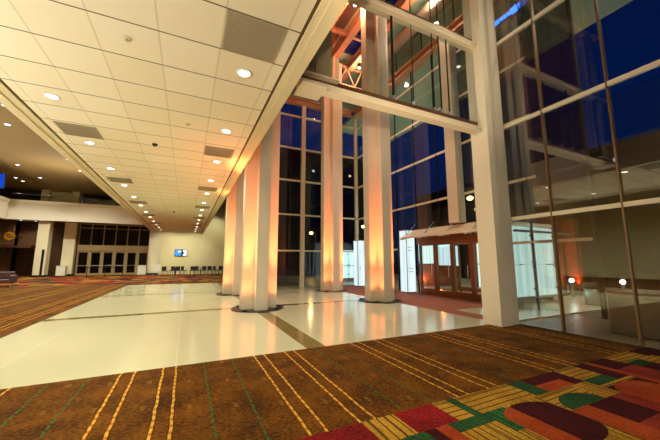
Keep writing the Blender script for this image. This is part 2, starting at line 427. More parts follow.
# upper storey windows behind the balcony
def simple_window(name, x0, x1, y, z0, z1, cols, rows, fm, gm, label=None, t=.08, d=.1, cat='window'):
    o = thing(name, label, cat, ((x0+x1)/2, y, z0), kind='structure') if label else None
    if o is None:
        o = bpy.data.objects.new(name, None); C.objects.link(o); o.location = ((x0+x1)/2, y, z0); o['kind'] = 'structure'
    w2 = (x1-x0)/2; H = z1-z0
    q = MB(); q.box(-w2, -w2+t, -d, d, 0, H); q.box(w2-t, w2, -d, d, 0, H); q.box(-w2+t, w2-t, -d, d, 0, t); q.box(-w2+t, w2-t, -d, d, H-t, H)
    for i in range(1, cols): x = -w2+(x1-x0)*i/cols; q.box(x-t/2, x+t/2, -d*.8, d*.8, t, H-t)
    for zz in rows: q.box(-w2+t, w2-t, -d*.7, d*.7, zz-z0-t/2, zz-z0+t/2)
    q.build('frame', fm, o)
    q = MB(); q.box(-w2+t, w2-t, -.012, .012, t, H-t); q.build('pane', gm, o); return o
simple_window('window_1', -8.3, -3.5, 44.2, 5.62, 9.3, 3, [], M['darkmetal'], M['glass_far'], 'dark upstairs window bay behind the balcony rail beside the tiled ceiling')
simple_window('window_2', -11.5, -8.3, 44.2, 5.62, 9.3, 2, [], M['darkmetal'], M['glass_far'], 'dark upstairs window bay behind the balcony rail right of the beige pier')

# ------------------------------------------------------------------ storefront under the balcony
simple_window('window_3', -10.4, -3.9, 40, 3.1, 5.46, 6, [5.0], M['tan'], M['glass_store'], 'dark six-pane upper storefront window above the far doors', .09)
q = MB(); q.box(-10.4, -3.9, 39.85, 40.2, 2.55, 3.1); struct('trim_3', q, M['tan'])
for i in range(6):
    x0 = -10.4+6.5*i/6; x1 = -10.4+6.5*(i+1)/6
    d = thing('door_%d' % (i+10), ['leftmost','second','third','fourth','fifth','rightmost'][i]+' dark glass door of the far storefront, counted from the left', 'door', ((x0+x1)/2,40,0), kind='structure')
    h = (x1-x0)/2
    q = MB(); q.box(-h,-h+.16,-.07,.07,0,2.55); q.box(h-.16,h,-.07,.07,0,2.55); q.box(-h+.16,h-.16,-.06,.06,2.4,2.55); q.box(-h+.16,h-.16,-.06,.06,0,.22); q.build('frame', M['tan'], d)
    q = MB(); q.box(-h+.16,h-.16,-.012,.012,.22,2.4); q.build('pane', M['glass_store'], d)
    q = MB(); q.tube((-h+.16,-.1,1.02),(h-.16,-.1,1.02),.03); q.build('push_bar', M['steel'], d)
def pilaster(label, x0, x1, y, z1, d=.65, slot=False):
    o = thing('pilaster', label, 'pillar', ((x0+x1)/2, y, 0)); w2 = (x1-x0)/2
    q = MB(); q.box(-w2,w2,0,d,.18,z1); q.build('shaft', M['cream'], o)
    q = MB(); q.box(-w2-.04,w2+.04,-.04,d+.04,0,.18); q.build('base', M['darkmetal'], o)
    if slot: q = MB(); q.box(w2-.34,w2-.16,-.03,.0,.2,2.6); q.build('dark_panel', M['black'], o)
    return o
pilaster('wide beige pillar left of the far storefront doors', -11.45, -10.5, 39.3, 5.46)
pilaster('beige pillar right of the far storefront doors, beside the television wall', -3.85, -2.72, 38.85, 5.46)
pilaster('pale square pillar with a dark upright panel, before the brown wood wall', -13.0, -12.15, 37.8, 5.46, .9, True)
# emblem sign
em = thing('wall_sign', 'round orange and yellow emblem sign high on the dark wood wall', 'sign', (-14.9,37.7,3.32))
q = MB(); q.tube((0,.06,.47),(0,.12,.47),.43,32); q.build('rim', M['red'], em)
q = MB(); q.tube((0,.02,.47),(0,.06,.47),.37,32); fc_ = q.build('face', emis('emblem_face','d89418',.42), em)
q = MB()
for x, z, w in ((-.1,.62,.36),(0,.47,.62),(.06,.32,.4)): q.box(x-w/2,x+w/2,0,.02,z-.045,z+.045)
q.build('mark', M['wood'], fc_)
q = MB(); q.box(-.04,.04,.12,2.3,.43,.51); q.build('bracket', M['darkmetal'], em)
aw = thing('ledge', 'dark wooden ledge jutting below the round emblem sign', 'ledge', (-15.2,38.6,2.75))
q = MB(); q.box(-4.6,1.6,0,2.4,0,.25); q.build('shelf', M['wood'], aw)

# television
tv = thing('tv_screen', 'small wall-mounted television showing a blue and white screen', 'television', (-.6,38.42,2.05))
q = MB(); q.box(-.62,.62,-.03,.05,0,.76); q.build('casing', M['black'], tv, .01)
q = MB(); q.box(-.58,.02,-.04,-.03,.05,.71,0); q.box(.2,.58,-.04,-.03,.05,.71,1); q.box(.02,.2,-.04,-.03,.05,.71,2); q.box(-.3,.02,-.045,-.04,.42,.6,1); q.box(.05,.3,-.045,-.04,.2,.5,2)
q.build('screen', [M['screen_blue'], M['screen_white'], M['black']], tv)

# ------------------------------------------------------------------ furniture at the far end
def make_chair():
    o = thing('chair', '', 'chair', (0,0,0))
    q = MB(); q.box(-.24,.24,-.24,.22,.42,.49); q.build('seat', M['chair'], o, .02)
    q = MB(); q.box(-.23,.23,.2,.26,.5,.92); q.build('backrest', M['chair'], o, .02)
    for sx in (-1,1):
        for sy in (-1,1): q = MB(); q.tube((sx*.21,sy*.2,0),(sx*.2,sy*.19,.43),.022,8); q.build('leg', M['chair'], o)
    return o
ch = make_chair()
ordn = ['first','second','third','fourth','fifth','sixth','seventh','eighth','ninth','tenth','eleventh','twelfth','thirteenth','fourteenth','fifteenth','sixteenth']
cxs = [-2.0,-1.35,-.75,-.15,.65,1.2,1.8,2.5,3.1,3.65]
for i, x in enumerate(cxs):
    yy = 37.3 if i % 2 else 36.8
    lab = 'black chair along the back wall, %s in the row from the left' % ordn[i]
    if i == 0: ch.location = (x,yy,0); ch['label'] = lab; ch['group'] = 'chairs along the back wall'; ch.rotation_euler = (0,0,.4)
    else: dup(ch, (x,yy,0), [(.5),-.4,.1,2.2,-.2][i%5], lab, 'chairs along the back wall')
def make_table(loc, label):
    o = thing('side_table', label, 'table', loc, group='small tables along the back wall')
    q = MB(); q.lathe([(0,.70),(.36,.70),(.38,.72),(.36,.74),(0,.74)]); q.build('table_top', M['darkmetal'], o)
    q = MB(); q.tube((0,0,.03),(0,0,.70),.035); q.build('post', M['darkmetal'], o)
    q = MB(); q.lathe([(0,.04),(.22,.03),(.24,0),(0,0)]); q.build('base', M['darkmetal'], o); return o
make_table((-1.0,36.2,0), 'round dark pedestal table among the chairs below the television')
make_table((1.5,36.2,0), 'round dark pedestal table among the chairs right of the television')
es = thing('sign_easel', 'white notice board on a stand beside the right storefront pillar', 'sign', (-2.75,36.6,0), -.2)
q = MB(); q.box(-.38,.38,-.03,.0,.45,1.15); q.build('board', M['white'], es)
for sx in (-1,1): q = MB(); q.tube((sx*.3,-.05,0),(sx*.12,.02,1.3),.015,8); q.build('leg', M['steel'], es)
q = MB(); q.tube((0,.35,0),(0,.02,1.25),.015,8); q.build('leg', M['steel'], es)
def bin_(loc, label):
    o = thing('recycling_bin', label, 'bin', loc)
    q = MB(); q.box(-.36,.36,-.25,.25,.05,.95); q.build('body', M['white'], o, .02)
    q = MB(); q.box(-.38,.38,-.27,.27,.95,1.02); q.build('lid', M['cream'], o, .015)
    q = MB(); q.box(-.33,.33,-.22,.22,0,.05); q.build('plinth', M['black'], o)
bin_((-11.2,38.9,0), 'pale square bin against the wide pillar left of the far doors')
bin_((-4.3,38.5,0), 'pale square bin at the right end of the far storefront doors')
def stanchion(loc, label, belt):
    o = thing('stanchion', label, 'stanchion', loc, group='stanchions before the far doors')
    q = MB(); q.lathe([(0,.03),(.16,.02),(.18,0),(0,0)]); q.build('base', M['darkmetal'], o)
    q = MB(); q.tube((0,0,.02),(0,0,.95),.032); q.build('post', M['darkmetal'], o)
    q = MB(); q.tube((0,0,.93),(0,0,1.0),.05); q.build('cap', M['black'], o)
    if belt: q = MB(); q.box(.03,belt,-.006,.006,.88,.94); q.build('belt', M['black'], o)
stanchion((-8.3,35.3,0), 'leftmost of three dark stanchions before the far doors', 1.30)
stanchion((-6.9,35.3,0), 'middle of three dark stanchions before the far doors', 1.30)
stanchion((-5.5,35.3,0), 'rightmost of three dark stanchions before the far doors', 0)
ac = thing('armchair', 'plum-brown armchair on slim metal legs at the left edge of the carpet', 'armchair', (-9.85,24.1,0), .25)
q = MB(); q.box(-.72,.72,-.5,.45,.22,.46); q.build('seat', M['plum'], ac, .06)
q = MB(); q.box(-.72,.72,.28,.52,.44,.88); q.build('backrest', M['plum'], ac, .07)
for sx in (-1,1): q = MB(); q.box(sx*.72-.12,sx*.72+.12,-.5,.5,.2,.68); q.build('arm', M['plum'], ac, .05)
for sx in (-1,1):
    for sy in (-1,1): q = MB(); q.tube((sx*.68,sy*.42,0),(sx*.66,sy*.4,.22),.022,8); q.build('leg', M['steel'], ac)
# potted plant at the left edge
pp = thing('potted_plant', 'leafy green potted plant at the far left in front of the wood wall', 'plant', (-14.45,34.2,0))
q = MB(); q.lathe([(0,0),(.34,0),(.45,.75),(.40,.75),(.38,.66),(0,.66)]); q.build('pot', M['pot'], pp)
q = MB(); q.tube((0,0,.66),(.02,0,2.4),.04,8,.02); q.build('stem', M['wood'], pp)
q = MB()
for i in range(220):
    a = random.uniform(0,2*PI); r = random.uniform(.1,.9); z = random.uniform(1.6,3.9); k = (1-abs(z-2.7)/1.6)*r
    c0 = Vector((k*math.cos(a), k*math.sin(a), z)); d = Vector((math.cos(a),math.sin(a),random.uniform(-.5,.6))).normalized(); s_ = Vector((-math.sin(a),math.cos(a),0)); L = random.uniform(.2,.36)
    q.add([c0, c0+d*L*.5+s_*L*.2, c0+d*L, c0+d*L*.5-s_*L*.2], [(0,1,2,3)])
q.build('foliage', M['leaf'], pp)
# blue screen on the balcony, far left
bs = thing('video_screen', 'bright blue video screen above the balcony at the left edge', 'screen', (-14.75,33.6,7.45), .1)
q = MB(); q.box(-.9,.7,0,.12,0,1.3); q.build('casing', M['black'], bs)
q = MB(); q.box(-.85,.65,-.02,0,.06,1.24,0); q.box(.1,.35,-.03,-.02,.15,.8,1); q.box(-.4,.0,-.03,-.02,.3,.6,2); q.build('screen', [M['screen_deep'], M['black'], M['black']], bs)
q = MB(); q.tube((-.1,.06,1.3),(-.1,.06,1.42),.03); q.build('hanger', M['darkmetal'], bs)

# ------------------------------------------------------------------ ceiling fittings
def make_light(label, lens):
    o = thing('downlight', label, 'ceiling light', (0,0,ZC))
    q = MB(); q.lathe([(.095,-.002),(.10,-.014),(.135,-.012),(.14,0),(.095,0)]); q.build('trim_ring', M['white'], o)
    q = MB(); q.lathe([(0,-.004),(.095,-.004),(.095,-.001),(0,-.001)]); q.build('lens', lens, o)
    return o
d0 = None; SPOT = 170
right = [2.37+2.57*k for k in range(-3,15)]
left = [2.17+2.57*k for k in range(-3,14)]
def soffit_light(x, y, label, group, on=True):
    global d0
    if on:
        if d0 is None:
            d0 = make_light(label, M['lens']); d0.location = (x,y,ZC); d0['group'] = group
        else: dup(d0, (x,y,ZC), None, label, group)
    lamp('SPOT', 'downlight_lamp', (x,y,ZC-.03), SPOT if y < 14 else SPOT*1.4, WARM, spot_size=math.radians(150), spot_blend=.8, shadow_soft_size=.09)
k = 0
for y in right:
    vis = y > 4
    if y > 37.6: break
    soffit_light(.71, y, ('round downlight in the right row of the tiled ceiling, %s from the front' % (ordn[k] if k < len(ordn) else 'last')) if vis else '', 'right row of ceiling downlights', vis); k += vis
k = 0
for y in left:
    vis = y > 6
    if y > 37.6: break
    soffit_light(-2.57, y, ('round downlight in the left row of the tiled ceiling, %s from the front' % (ordn[k] if k < len(ordn) else 'last')) if vis else '', 'left row of ceiling downlights', vis); k += vis
# high ceiling downlights
for i, (x, y, z, lab) in enumerate([(-8.85,20.2,9.4,'high hall ceiling downlight nearest the camera, at the left edge'), (-9.9,23.1,9.4,'high hall ceiling downlight second from the camera'),
      (-8.85,29.4,9.4,'high hall ceiling downlight nearest the tiled ceiling edge'), (-8.9,32.7,9.4,'high hall ceiling downlight just left of the tiled ceiling edge, farther back'),
      (-13.1,32.8,9.4,'high hall ceiling downlight above the blue screen'), (-15.2,38.1,9.4,'high hall ceiling downlight beside the blue screen'),
      (-15.2,39.5,9.4,'high hall ceiling downlight over the balcony corner'), (-13.1,37.1,9.4,'high hall ceiling downlight over the middle of the balcony'),
      (-15.2,38.0,5.48,'recessed lamp under the balcony above the emblem sign'),(-14.9,39.4,5.48,'recessed lamp under the balcony right of the emblem sign'),(-13.9,39.7,5.48,'recessed lamp under the balcony beside the pale pillar')]):
    if lab:
        o = dup(d0, (x,y,z), None, lab, 'hall downlights'); o.scale = (1.15,1.15,1)
        for c_ in children(o):
            if c_.name.startswith('lens'): c_.data = c_.data.copy(); c_.data.materials[0] = M['lensc']
    lamp('SPOT', 'hall_lamp', (x,y,z-.05), (2200 if y < 36 else 250) if z > 6 else 260, WARM, spot_size=math.radians(130), spot_blend=.7, shadow_soft_size=.12)
for x, y in ((-7,6),(-12,8),(-7,12),(-12,14)): lamp('SPOT', 'hall_lamp', (x,y,9.3), 2200, WARM, spot_size=math.radians(130), spot_blend=.7, shadow_soft_size=.12)
for i, x in enumerate((-13.4,-10.5,-6)): lamp('SPOT', 'balcony_lamp', (x,41.5,9.0), 260, WARM, spot_size=math.radians(130), spot_blend=.7, shadow_soft_size=.12)
# vents
vt = thing('ceiling_vent', '', 'vent', (0,0,ZC))
q = MB(); a = .40
q.box(-a,a,-a,-a+.03,-.014,0); q.box(-a,a,a-.03,a,-.014,0); q.box(-a,-a+.03,-a+.03,a-.03,-.014,0); q.box(a-.03,a,-a+.03,a-.03,-.014,0); q.build('frame', M['grille'], vt)
q = MB(); q.box(-a+.03,a-.03,-a+.03,a-.03,-.004,-.001); q.build('backing', M['grille'], vt)
q = MB()
for i in range(18): y = -.35+.7*i/17; q.bar((-a+.03,y,-.009),(a-.03,y,-.009),.016,.006)
q.build('slats', M['grille'], vt)
vs = [(.69,4.07+5.06*k,'right') for k in range(0,6)] + [(-2.56,9.05+5.06*k,'left') for k in range(0,5)]
cnt = {'right':0,'left':0}
for i, (x, y, sd) in enumerate(vs):
    lab = 'square grey air vent on the %s side of the tiled ceiling, %s from the front' % (sd, ordn[cnt[sd]]); cnt[sd] += 1
    if i == 0: vt.location = (x,y,ZC); vt['label'] = lab; vt['group'] = 'ceiling air vents'
    else: dup(vt, (x,y,ZC), None, lab, 'ceiling air vents')
def dome(x, y, label):
    o = thing('security_camera', label, 'camera', (x,y,ZC))
    q = MB(); q.lathe([(0,0),(.09,0),(.085,-.03),(0,-.03)]); q.build('mount', M['white'], o)
    q = MB(); q.lathe([(.07,-.03),(.066,-.06),(.045,-.088),(0,-.1)]); q.build('dome', M['black'], o)
dome(-.96,9.15,'black dome security camera on the tiled ceiling, nearer one'); dome(-.9,21.6,'black dome security camera on the tiled ceiling, far one')
def detector(x, y, label):
    o = thing('ceiling_sprinkler', label, 'sprinkler', (x,y,ZC))
    q = MB(); q.lathe([(0,0),(.06,0),(.055,-.012),(0,-.012)]); q.build('plate', M['cream'], o)
    q = MB(); q.tube((0,0,-.012),(0,0,-.035),.010,8); q.tube((0,0,-.035),(0,0,-.04),.022,12); q.build('head', M['grille'], o)
detector(-.96,4.83,'small ceiling sprinkler near the top left of the tiled ceiling'); detector(-.15,7.49,'small ceiling sprinkler left of the second right-hand downlight'); detector(-.9,13.2,'small ceiling sprinkler in the middle of the tiled ceiling, beyond the dome camera')

# ------------------------------------------------------------------ columns
def cross(a, w): return [(-w,-a),(w,-a),(w,-w),(a,-w),(a,w),(w,w),(w,a),(-w,a),(-w,w),(-a,w),(-a,-w),(-w,-w)]
ZR = 12.7
def column(x, y, label, z0=0, power=180):
    o = thing('column', label, 'column', (x,y,0))
    q = MB(); q.prism(cross(.55,.19), z0+.02, ZR); q.build('shaft', M['column'], o)
    q = MB(); q.tube((0,0,.0),(0,0,.02),.82,36); q.build('base_plate', M['darkmetal'], o)
    for sx in (-1,1):
        for sy in (-1,1):
            q = MB(); q.lathe([(.09,.02),(.10,.05),(.08,.055),(.0,.05)], sx*.5, sy*.5, 14); q.build('uplight', M['darkmetal'], o)
            if sy > 0 and y > 12: continue
            for pw, ang, lean in ((power, 80, .06), (power*25, 25, .05)):
                l = lamp('SPOT', 'uplight_lamp', (x+sx*.5, y+sy*.5, .08), pw, ORANGE, spot_size=math.radians(ang), spot_blend=1, shadow_soft_size=.05)
                l.rotation_euler = Vector((-sx*lean, -sy*lean, 1)).to_track_quat('-Z','Y').to_euler()
    return o
column(2.15, 9.92, 'tall cross-shaped column left of centre with orange uplights, nearer of the left pair')
column(2.12, 14.7, 'tall cross-shaped column half hidden behind the nearer left column')
column(6.85, 14.2, 'slender-looking tall orange-lit column in front of the back glass wall')
column(6.80, 9.85, 'tall central cross-shaped column with a bright orange glow at its foot')
c4 = thing('column', 'plain cream corner column where the right glass wall meets the carpet', 'column', (6.82,5.0,0))
q = MB(); q.box(-.2,.2,-.24,.24,.0,ZR); q.build('shaft', M['column'], c4)
q = MB(); q.box(.2,.5,-.2,.2,0,ZR); q.build('side_post', M['column'], c4)
q = MB()
for z in (4.87,7.22,9.7): q.box(-.26,-.2,-.1,.1,z-.14,z+.14)
q.build('beam_bracket', M['frame'], c4)
# facade post
fp = thing('column', 'pale square post in the side glass wall above the entrance doors', 'column', (9.75,8.6,0))
q = MB(); q.box(-.2,.2,-.25,.25,3.02,11.2); q.build('shaft', M['column'], fp)
# hanging pier
hp = thing('hanging_pier', 'olive-brown pier hanging beside the tiled ceiling edge above the lower beam end', 'pier', (2.16,5.12,5.0))
q = MB(); q.prism([(x*.8, y*.8) for x, y in cross(.30,.17)], 0, ZR-5.0); q.build('shaft', M['pier'], hp)
q = MB(); q.box(-.35,.35,-.3,.3,-.02,.0); q.build('end_plate', M['frame'], hp)

# ------------------------------------------------------------------ glass portal beams at Y=5
def beam(z, label, x0=1.72, x1=6.62):
    o = thing('steel_beam', label, 'beam', (x0,5.0,z)); L = x1-x0
    q = MB(); q.box(0,L,-.11,.11,-.03,.06); q.box(0,L,-.13,.13,.06,.09); q.build('flange', M['frame'], o)
    q = MB(); q.box(0,L,-.04,.04,.09,.24); q.build('web', M['bronze'], o)
    q = MB(); q.box(-.02,.5,-.26,.26,-.06,-.03); q.build('end_plate', M['frame'], o)
    for x in (.25,.38,L-.2,L-.1):
        q = MB(); q.sphere((x,-.135,.02),.022,n=8); q.build('bolt', M['steel'], o)
beam(4.78, 'lower cream horizontal beam running from the ceiling edge to the corner column')
beam(7.12, 'upper cream horizontal beam at the top centre above the lower one')
beam(9.6, 'topmost cream beam high above the other two horizontal beams')
for i, (x, lab) in enumerate([(3.93,'thick dark vertical rod in front of the central column'),(4.50,'thin dark vertical rod just right of the central column'),(5.14,'thin dark vertical rod, second right of the central column'),(5.36,'dark vertical rod midway between central and corner columns'),(5.62,'dark vertical rod nearest the corner column')]):
    r = thing('tension_rod', lab, 'rod', (x,5.0,5.02), group='rods of the hanging glass wall')
    q = MB(); q.tube((0,0,0),(0,0,2.05),[.03,.012,.012,.018,.018][i],8); q.tube((0,0,2.30),(0,0,4.5),[.03,.012,.012,.018,.018][i],8); q.build('rod', M['darkmetal'], r)
    q = MB(); q.tube((0,0,0),(0,0,.1),.035,8); q.build('clevis', M['steel'], r)
q = MB(); q.box(2.5,6.6,4.99,5.01,5.02,7.08); struct('window_4', q, M['glass'], 'hanging glass panel between the two cream beams', 'window')
q = MB(); q.box(2.5,6.6,4.99,5.01,7.37,9.55); struct('window_5', q, M['glass'], 'hanging glass panel above the upper cream beam', 'window')

# ------------------------------------------------------------------ facades
WN = [5]
def bay(axis, fixed, a, b_, zs, label, mull='a', mt=.07, md=.12, gm='glass_wall', tr=.09, z0=0, mm='frame', lowgm=None):
    """glazing bay from a to b_ along axis; fixed is the other coordinate"""
    WN[0] += 1
    loc = (fixed, a, 0) if axis == 'y' else (a, fixed, 0)
    o = thing('window_%d' % WN[0], label, 'window', loc, kind='structure'); L = b_-a
    def bx(q, u0, u1, w0, w1, z_0, z_1):
        q.box(w0,w1,u0,u1,z_0,z_1) if axis == 'y' else q.box(u0,u1,w0,w1,z_0,z_1)
    if mull:
        q = MB(); u = 0 if mull == 'a' else L; bx(q, u-mt/2,u+mt/2,-md,md,z0,zs[-1]); q.build('mullion', M[mm], o)
    s0, s1 = (min(mt/2,L), L-mt/2)
    for i, z in enumerate(zs[1:-1]):
        q = MB(); bx(q, 0 if not mull else mt/2, L-mt/2, -md*.8, md*.8, z-tr/2, z+tr/2); q.build('transom', M['frame'], o)
    for i in range(len(zs)-1):
        q = MB(); bx(q, s0, s1, -.01, .01, zs[i]+(tr/2 if i else 0), zs[i+1]-tr/2); q.build('pane', M[lowgm if lowgm and zs[i] < 4 else gm], o)
    return o
ORD = ['nearest','second','third','fourth','fifth','sixth','seventh','eighth','ninth','tenth']
ZR1 = [0,2.56,5.02,7.45,9.9,11.6]
ym = [-8.3+1.235*k for k in range(0,11)]
yr = [5.15-1.235*k for k in range(0,11)]
for k in range(10):
    bay('y', 7.45, yr[k+1], yr[k], ZR1, 'bay of the tall right-hand glass wall, %s from the corner column' % ordn[k], mt=.03, md=.05, mm='brownfin')
ZF = [0,4.2,6.3,8.35,10.4,11.3]; ZFd = [3.0,4.2,6.3,8.35,10.4,11.3]
yf = [17,15.6,14.15,12.7,11.25,9.8,8.6,7.2,5.9,4.25]
for k in range(9):
    dr = 2 <= k <= 6 and k in (4,5,6)
    bay('y', 10.0, yf[k+1], yf[k], ZFd if yf[k+1] < 11.3 and yf[k] > 7.3 else [0,2.1]+ZF[1:], 'bay of the side glass wall above the entrance, %s from the back corner' % ordn[k], mt=.03, md=.04, mm='darkmetal', gm='glass' if k < 6 else 'glass_far', lowgm='glass', z0=3.0 if (yf[k+1] < 11.2 and yf[k] > 7.3) else 0)
xb = [4.35,6.22,8.1,9.9]
for k in range(3):
    bay('x', 17.0, xb[k], xb[k+1], [0,2.1,4.25,6.35,8.4,10.5,11.3], 'bay of the back glass wall behind the columns, %s from the left' % ordn[k], mt=.26 if k == 1 else .05, md=.08, gm='glass')
for k in range(2):
    bay('x', 4.25, 7.55+1.2*k, 8.75+1.2*k, [3.0,11.3], 'bay of the short return glass wall beyond the corner column, %s from the column' % ordn[k], mt=.03, md=.03, mm='darkmetal', gm='glass_far', mull=None)
q = MB(); q.box(9.9,10.1,16.9,17.1,0,11.3); struct('trim_4', q, M['frame'])
q = MB(); q.box(9.95,10.05,4.2,4.3,0,11.3); struct('trim_5', q, M['darkmetal'])

# ------------------------------------------------------------------ entrance doors, canopy, vestibule
dy = [11.1,10.1,9.15,8.2,7.25]
for k in range(4):
    y1, y0 = dy[k], dy[k+1]; h = (y1-y0)/2
    d = thing('door_%d' % (k+1), 'bronze-framed glass entrance door under the glass canopy, %s from the left' % ordn[k], 'door', (10.0,(y0+y1)/2,0), kind='structure')
    q = MB(); q.box(-.06,.06,-h,-h+.09,0,2.3); q.box(-.06,.06,h-.09,h,0,2.3); q.box(-.06,.06,-h+.09,h-.09,0,.26); q.box(-.06,.06,-h+.09,h-.09,2.2,2.3); q.build('frame', M['bronze'], d)
    q = MB(); q.box(-.01,.01,-h+.09,h-.09,.26,2.2); q.build('pane', M['glass'], d)
    q = MB(); q.tube((-.12,-h+.16,.85),(-.12,-h+.16,1.35),.018,8); q.build('handle', M['steel'], d)
q = MB(); q.box(9.9,10.1,7.25,11.2,2.3,2.62); q.box(9.92,10.08,7.25,11.2,2.95,3.02); struct('trim_6', q, M['bronze'])
q = MB(); q.box(9.99,10.01,7.25,11.2,2.62,2.95); struct('window_40', q, M['glass'], 'clear glass strip above the bronze door header', 'window')
def blade(loc, label, L=.5, h=2.95):
    o = thing('light_wall', label, 'lit glass wall', loc, group='glowing glass walls')
    q = MB(); q.box(-L,0,-.25,.25,.06,h); q.build('glass_box', M['frostw'], o)
    q = MB(); q.box(-L-.03,.0,-.28,.28,0,.06); q.build('base', M['steel'], o)
    q = MB(); q.box(-L-.03,.0,-.28,.28,h,h+.04); q.box(-L-.03,-L,-.28,-.25,.06,h); q.build('edge_frame', M['steel'], o)
    for z in (1.0,1.15,2.0,2.15):
        for x in (-L+.15,-.2): q = MB(); q.tube((x,-.25,z),(x,-.28,z),.03,8); q.build('fitting', M['steel'], o)
    return o
blade((9.95,11.65,0), 'glowing white glass wall at the left end of the entrance doors')
blade((9.9,15.75,0), 'glowing white glass wall partly hidden behind the central column', .7, 2.7)
lamp('AREA', 'vestibule_lamp', (11.5,9.2,2.85), 60, (.8,1,.95), size=1.5)
cn = thing('glass_canopy', 'glass canopy on spider arms above the entrance doors', 'canopy', (10.0,9.4,3.02))
q = MB(); q.add([(-.06,-2.2,-.05),(-.06,2.1,-.05),(-.75,2.1,-.42),(-.75,-2.2,-.42),(-.06,-2.2,-.03),(-.06,2.1,-.03),(-.75,2.1,-.40),(-.75,-2.2,-.40)], [(0,1,2,3),(7,6,5,4),(0,4,5,1),(1,5,6,2),(2,6,7,3),(3,7,4,0)])
q.build('glass_sheet', paint('canopy_frosted_glass', 'd8bfa0', .25), cn)
for k in range(4):
    y = -1.8+1.25*k; q = MB(); q.bar((0,y,-.1),(-.8,y,-.52),.05,.05); q.bar((-.3,y-.3,-.3),(-.8,y+.25,-.52),.04,.04); q.bar((-.3,y+.3,-.3),(-.8,y-.25,-.52),.04,.04); q.bar((0,y,.25),(-.6,y,-.3),.03,.03)
    q.build('spider_arm', M['steel'], cn)
q = MB(); q.box(-.8,-.75,-2.2,2.1,-.48,-.4); q.build('front_rail', M['frame'], cn)
# projecting outer vestibule
def lit_panel(name, label, x0, x1, y0, y1, h, n, along, low=None):
    o = thing(name, label, 'lit glass wall', ((x0+x1)/2,(y0+y1)/2,0), group='glowing glass walls'); W2 = (x1-x0)/2; D2 = (y1-y0)/2
    for i in range(n):
        q = MB()
        if along == 'x': L = 2*W2/n; a = -W2+i*L; q.box(a+.015,a+L-.015,-.03,.03,.25,h/2-.02); q.box(a+.015,a+L-.015,-.03,.03,h/2+.02,h)
        else: L = 2*D2/n; a = -D2+i*L; q.box(-.03,.03,a+.015,a+L-.015,.25,h/2-.02); q.box(-.03,.03,a+.015,a+L-.015,h/2+.02,h)
        q.build('glass_sheet', [M['frost'], low or M['frost']], o)
        if low: o.children[-1].data.polygons.foreach_set('material_index', [1]*6+[0]*6)
        if along == 'x':
            for z in (h/2-.08,h/2+.08,h-.3,.5):
                for u in (a+.07,a+L-.07): q = MB(); q.tube((u,-.03,z),(u,-.07,z),.03,8); q.build('fitting', M['darkmetal'], o)
    q = MB(); q.box(-W2-.03,W2+.03,-D2-.03,D2+.03,.18,.25); q.build('rail', M['steel'], o)
    q = MB()
    if along == 'x':
        for i in range(n+1): u = -W2+2*W2*i/n; q.box(u-.012,u+.012,-.05,-.03,0,h)
    else: q.box(-.02,.02,-D2,-D2+.04,0,h); q.box(-.02,.02,D2-.04,D2,0,h)
    q.build('post', M['darkmetal'], o)
lit_panel('light_wall', 'large glowing pale-green glass wall seen through the right glass beside the corner column', 10.15, 12.9, 6.87, 6.93, 2.75, 2, 'x')
lit_panel('light_wall', 'glowing glass end wall of the outer vestibule behind the entrance doors', 12.85, 12.95, 9.3, 10.3, 2.7, 1, 'y')
lit_panel('light_wall', 'glowing far side wall of the outer vestibule, seen through the left entrance door', 10.4, 12.6, 11.7, 11.76, 2.7, 2, 'x', M['bronze'])
lamp('POINT', 'vestibule_orange_fill', (11.2,11.0,.6), 60, (1,.22,.04), shadow_soft_size=.1)  # added lamp, makes the orange glow behind the left door
q = MB()
for y0, y1 in ((7.2,8.1),(8.25,9.05)): q.box(12.86,12.94,y0,y1,1.25,2.35)
vw = thing('vestibule_glazing', 'outer vestibule door wall with white panels behind the entrance doors', 'vestibule', (0,0,0))
q.build('panel', M['frostw'], vw)
q = MB(); q.box(10.5,10.54,9.3,9.95,1.3,2.15); q.box(11.0,11.04,10.15,10.95,1.3,2.15); q.build('white_sign', M['frostw'], vw)
q = MB()
for y in (7.1,8.15,9.15,10.4,11.5): q.box(12.84,12.96,y-.05,y+.05,0,2.7)
q.box(12.84,12.96,7.1,11.5,2.35,2.55); q.box(12.84,12.96,7.1,11.5,0,.2); q.build('frame', M['bronze'], vw)
q = MB(); q.box(10.1,13.0,6.8,11.8,2.8,2.9); q.build('roof', M['frame'], vw)
q = MB(); q.box(10.49,10.55,9.28,9.32,0,2.2); q.box(10.99,11.05,10.12,10.16,0,2.2); q.build('sign_post', M['bronze'], vw)
q = MB(); q.tube((10.2,6.6,2.55),(13.6,6.6,2.55),.05); q.build('canopy_tube', M['steel'], vw)
# second vestibule behind back-left glass (cool lit)
lit_panel('light_wall', 'dim cool-lit glass wall beyond the back glass between the two right columns', 9.0, 13.0, 20.0, 20.06, 2.3, 4, 'x')

